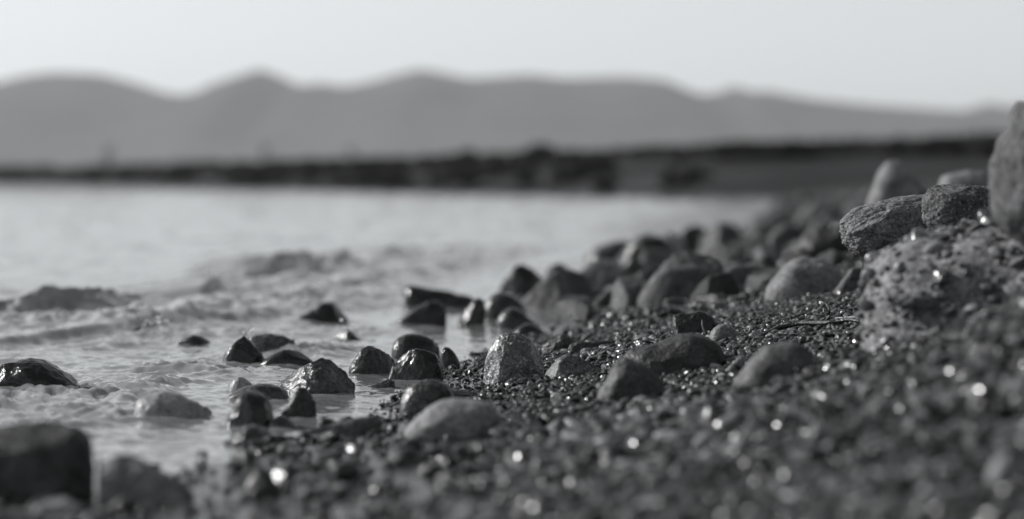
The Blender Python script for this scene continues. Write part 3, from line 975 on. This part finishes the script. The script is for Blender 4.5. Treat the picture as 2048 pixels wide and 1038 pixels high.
# stones strewn farther along the beach
SM = []
for k in range(8):
    v, f = rock_shape(2, 1.6, 1.0, None, box=2.3, facets=5, rough=.07, seed=400 + k, level=3)
    SM.append(mesh_from('stone', v, f, M[('mid', 'dark', 'mid', 'pale', 'dark', 'mid', 'wet_mid', 'dark')[k]]))
SW = ('grey', 'dark', 'low grey', 'pale', 'jagged dark', 'rough grey', 'mottled', 'low dark')
for k in range(70):
    y = 5.2 + 16 * rng.random() ** 1.6
    x = xsY(y) + rng.uniform(.02, max(.17 * y - xsY(y) + .15, .2))
    r = rng.uniform(.012, .03) * (1 + y / 14)
    o = link('stone', SM[k % 8], loc=(x, y, max(g1(x, y), 0) - .002), label=f'blurred {SW[k % 8]} stone strewn far along the beach, beyond the shoreline rocks', cat='stone', group=f'{SW[k % 8]} stones strewn far along the beach')
    o.rotation_euler = (0, 0, rng.uniform(0, 6.28))
    o.scale = (r, r, r * rng.uniform(.7, 1.3))


JM = []
for k in range(10):
    v, f = rock_shape(2, rng.uniform(1.3, 1.8), rng.uniform(.9, 1.3), None, box=2.6, facets=10, bite=.66, rough=.07, seed=500 + k, level=4)
    JM.append(mesh_from('stone', v, f, M[('wet_dark', 'dark', 'wet_black', 'mid', 'wet_mid')[k % 5]]))
k = 0
while k < 115:
    y = rng.uniform(3.7, 6.6)
    x = xsY(y) + rng.uniform(-.05, .22 + .05 * y)
    if abs(x / y) > .12:
        continue
    r = rng.uniform(.013, .044)
    word = ('wet dark', 'dry dark', 'wet black', 'dry grey', 'wet mottled')[k % 5]
    size = 'small' if r < .028 else 'larger'
    o = link('stone', JM[k % 10], loc=(x, y, max(g1(x, y), 0) - .003), label=f'{size} {word} angular stone wedged in the blurred jumble of rocks along the shoreline', cat='stone', group=f'{size} {word} stones in the shoreline jumble')
    o.rotation_euler = (0, 0, rng.uniform(0, 6.28))
    o.scale = (r, r, r * rng.uniform(.7, 1.2))
    k += 1

# ------------------------------------------------------------------ twig, straw and weed
def tube(pts, rad, sides=7):
    pts = [Vector(p) for p in pts]
    v, f = [], []
    for i, p in enumerate(pts):
        t = (pts[min(i + 1, len(pts) - 1)] - pts[max(i - 1, 0)]).normalized()
        a = t.cross(Vector((0, 0, 1)))
        a = a.normalized() if a.length > 1e-5 else Vector((1, 0, 0))
        b = a.cross(t)
        for k in range(sides):
            w = 2 * math.pi * k / sides
            v.append(p + (a * math.cos(w) + b * math.sin(w)) * rad[i])
    for i in range(len(pts) - 1):
        for k in range(sides):
            k2 = (k + 1) % sides
            f.append((i * sides + k, i * sides + k2, (i + 1) * sides + k2, (i + 1) * sides + k))
    f.append(tuple(range(sides))[::-1])
    f.append(tuple(range((len(pts) - 1) * sides, len(pts) * sides)))
    return v, f


def on_ground(px, py, lift=0.0):
    d = hit(px, py)
    return Vector((ray(px, py)[0] * d, d, g1(ray(px, py)[0] * d, d) + lift))


def local_tube(name, world_pts, origin, rad, mat, parent):
    v, f = tube([p - origin for p in world_pts], rad)
    return link(name, mesh_from(name, [tuple(q) for q in v], f, M[mat]), parent)


def leaf_blade(name, base, tip, width, parent, mat, bend=.3):
    """a narrow curved leaf with thickness, local coordinates"""
    base, tip = Vector(base), Vector(tip)
    ax = tip - base
    side = ax.cross(Vector((0, 0, 1)))
    side = side.normalized() if side.length > 1e-5 else Vector((1, 0, 0))
    nrm = side.cross(ax).normalized()
    v, f = [], []
    n = 6
    for i in range(n + 1):
        t = i / n
        c = base + ax * t + nrm * (bend * ax.length * t * (1 - t))
        w = width * math.sin(math.pi * (.12 + .86 * t)) * .5
        th = width * .09
        v += [c - side * w, c + nrm * th, c + side * w, c - nrm * th]
    for i in range(n):
        for k in range(4):
            a, b = i * 4 + k, i * 4 + (k + 1) % 4
            f.append((a, b, b + 4, a + 4))
    f += [(0, 1, 2, 3)[::-1], tuple(range(n * 4, n * 4 + 4))]
    return link(name, mesh_from(name, [tuple(q) for q in v], f, M[mat]), parent)


o0 = on_ground(1640, 668)
twig = link('twig', None, loc=o0, label='dark wet twig with shrivelled leaves lying on the sharp gravel', cat='twig')
local_tube('stem', [on_ground(1515, 686, .005), on_ground(1552, 672, .007), on_ground(1600, 664, .008), on_ground(1650, 661, .007), on_ground(1700, 656, .008), on_ground(1750, 660, .005)], o0, [.0016, .0023, .0025, .0021, .0021, .0014], 'wood', twig)
local_tube('branchlet', [on_ground(1648, 661, .007), on_ground(1662, 658, .013), on_ground(1658, 658, .020), on_ground(1650, 656, .024)], o0, [.0012, .0010, .0008, .0005], 'weed', twig)
local_tube('branchlet', [on_ground(1590, 678, .002), on_ground(1640, 668, .003), on_ground(1690, 670, .004)], o0, [.0009, .0012, .0008], 'wood', twig)
p = on_ground(1660, 660, .014) - o0
for dx, dz, ln in ((-.012, .006, 1), (-.009, .012, 1), (.010, .004, 1), (.013, -.002, 1), (-.004, .015, 1), (-.016, -.003, 1)):
    leaf_blade('leaf', p, p + Vector((dx, rng.uniform(-.006, .002), dz)), .0045, twig, 'weed')
o1 = on_ground(1700, 655)
st = link('straw', None, loc=o1, label='pale flattened straw beside the wet twig', cat='straw')
local_tube('stem', [on_ground(1672, 652, .007), on_ground(1710, 656, .010), on_ground(1748, 662, .006)], o1, [.0009, .0012, .0006], 'pale_wet', st)
o2 = on_ground(1410, 672)
st2 = link('straw', None, loc=o2, label='thin blade of straw standing upright between the dark oval stone and the banded pebble', cat='straw')
local_tube('stem', [o2 + Vector((.0015, 0, -.004)), o2 + Vector((-.0005, 0, .004)), o2 + Vector((-.0025, 0, .010)), o2 + Vector((-.003, 0, .0165))], o2, [.0009, .0009, .0008, .0004], 'pale_wet', st2)


# ------------------------------------------------------------------ far shore: scrub and trees
def leaf_cloud(centres, radii, n_each, size, seed):
    r = np.random.default_rng(seed)
    vs_, fs_ = [], []
    base = 0
    for c, rad in zip(centres, radii):
        d = r.normal(size=(n_each, 3))
        d /= np.linalg.norm(d, axis=1)[:, None]
        q = d * (r.random(n_each) ** .4)[:, None] * np.array(rad) + np.array(c)
        a = r.normal(size=(n_each, 3))
        a /= np.linalg.norm(a, axis=1)[:, None]
        b = np.cross(a, d)
        b /= np.linalg.norm(b, axis=1)[:, None] + 1e-9
        s = size * r.uniform(.6, 1.4, (n_each, 1))
        vs_.append(np.stack([q - a * s, q + b * s * .5, q + a * s, q - b * s * .5], 1).reshape(-1, 3))
        fs_.append(np.arange(n_each * 4).reshape(-1, 4) + base)
        base += n_each * 4
    return np.concatenate(vs_), np.concatenate(fs_)


TOPX = [-200, 0, 200, 420, 600, 800, 940, 1060, 1200, 1400, 1500, 1650, 1800, 1950, 2150, 3400]
TOPY = [331, 331, 331, 322, 320, 317, 312, 305, 303, 290, 284, 281, 275, 268, 262, 240]
cs, rs = [], []
for k in range(1500):
    px = rng.uniform(-500, 3400)
    a = ray(px, 0)[0]
    # where this sight line crosses the back of the far shore
    ys = np.linspace(20, 300, 1400)
    t = ys - np.interp(a * ys, FS_X, FS_Y)
    low = rng.random() < .45
    back = rng.uniform(1, 15) if low else rng.uniform(15, 34)
    if low and px > 500 + 1000 * rng.random():
        continue
    kk = np.nonzero(t > back)[0]
    d = ys[kk[0]] if len(kk) else 200
    x = a * d
    gz = g1(x, d)
    ztop = CAM_H + (HORIZON - np.interp(px, TOPX, TOPY) - rng.uniform(-3, 9)) / FPX * d
    h = max(ztop - gz, .12) if not low else rng.uniform(.09, .2)
    cs.append((x, d, gz + h * .45))
    rs.append((h * rng.uniform(.9, 1.8), h * .9, h * .58))
v, f = leaf_cloud(cs, rs, 110, .07, 9)
link('scrub', mesh_from('scrub', v, f, M['scrub'], smooth=False), kind='stuff')


def shrub(px, top, d, w, label):
    x = ray(px, 0)[0] * d
    gz = g1(x, d)
    zt = CAM_H + (HORIZON - top) / FPX * d
    h = zt - gz
    r = w * d / FPX / 2
    root = link('shrub', None, loc=(x, d, gz), label=label, cat='shrub')
    v, f = tube([(0, 0, -.03), (.02, 0, h * .4), (-.01, .01, h * .8)], [.03, .022, .01])
    link('stem', mesh_from('stem', [tuple(q) for q in v], f, M['bark']), root)
    c = [(rng.uniform(-.5, .5) * r, rng.uniform(-.4, .4) * r, h * rng.uniform(.35, .75)) for _ in range(7)] + [(0, 0, h * .78)]
    v, f = leaf_cloud(c, [(r * .55, r * .5, h * .24)] * 8, 160, .05, int(px))
    link('foliage', mesh_from('foliage', v, f, M['scrub'], smooth=False), root)


shrub(1080, 288, 62, 62, 'taller of two dark shrubs standing above the far shore scrub')
shrub(940, 298, 70, 46, 'smaller dark shrub on the far shore scrub line')


def poplar(px, top, d, w, label):
    x = ray(px, 0)[0] * d
    gz = g1(x, d)
    h = CAM_H + (HORIZON - top) / FPX * d - gz
    r = w * d / FPX / 2
    root = link('tree', None, loc=(x, d, gz), label=label, cat='tree', group='slender trees on the plain below the mountains')
    v, f = tube([(0, 0, -.3), (0, .1, h * .5), (.1, 0, h * .95)], [r * .16, r * .1, r * .03])
    link('trunk', mesh_from('trunk', [tuple(q) for q in v], f, M['bark']), root)
    n = 12
    c = [(rng.uniform(-.2, .2) * r, rng.uniform(-.2, .2) * r, h * (.2 + .75 * i / n)) for i in range(n)]
    rad = [(r * (1 - .75 * abs(i / n - .35)), r * (1 - .75 * abs(i / n - .35)), h * .09) for i in range(n)]
    v, f = leaf_cloud(c, rad, 90, r * .16, int(px) + 1)
    link('crown', mesh_from('crown', v, f, M['scrub'], smooth=False), root)


poplar(218, 286, 1500, 26, 'slender hazy tree standing by itself under the saddle of the mountains')
poplar(530, 282, 1500, 24, 'slender hazy tree under the sharp mountain peak')
poplar(702, 288, 1500, 24, 'slender hazy tree between the two mountain peaks')

# ------------------------------------------------------------------ spray over the breaking wave
SP = [(430, 545), (422, 540), (320, 635), (300, 560), (500, 664), (325, 650), (285, 640), (905, 480), (930, 470), (940, 488), (605, 600), (590, 520), (690, 655), (800, 585), (802, 612)]
cs = []
for px, py in SP:
    d = CAM_H / -ray(px, py + 40)[1]
    for _ in range(7):
        cs.append((ray(px + rng.normal(0, 7), 0)[0] * d, d, CAM_H + ray(0, py + rng.normal(0, 7))[1] * d))
n, f = _ICO[2]
v = np.concatenate([n * rng.uniform(.0008, .0026) + np.array(c) for c in cs])
f = np.concatenate([f + i * len(n) for i in range(len(cs))])
mm, nn, ll, bb = nmat('water drop')
bb.inputs['Base Color'].default_value = (1, 1, 1, 1)
bb.inputs['Roughness'].default_value = .14
bb.inputs['IOR'].default_value = 1.333
bb.inputs['Transmission Weight'].default_value = 1.0
link('spray', mesh_from('spray', v, f, mm, smooth=False), kind='stuff')

# ------------------------------------------------------------------ haze
hv = np.array([(x, y, z) for x in (-2700, 2700) for y in (-80, 4500) for z in (-3, 150)], float)
hf = [(0, 1, 3, 2), (4, 6, 7, 5), (0, 4, 5, 1), (2, 3, 7, 6), (0, 2, 6, 4), (1, 5, 7, 3)]
me = mesh_from('haze', hv, hf, None, smooth=False)
hm = bpy.data.materials.new('haze')
hm.use_nodes = True
hn = hm.node_tree.nodes
hn.clear()
pv = hn.new('ShaderNodeVolumePrincipled')
pv.inputs['Color'].default_value = (.97, .98, .99, 1)
pv.inputs['Density'].default_value = 1.35e-4
pv.inputs['Anisotropy'].default_value = .2
ho = hn.new('ShaderNodeOutputMaterial')
hm.node_tree.links.new(pv.outputs[0], ho.inputs['Volume'])
me.materials.append(hm)
link('haze', me, kind='stuff')
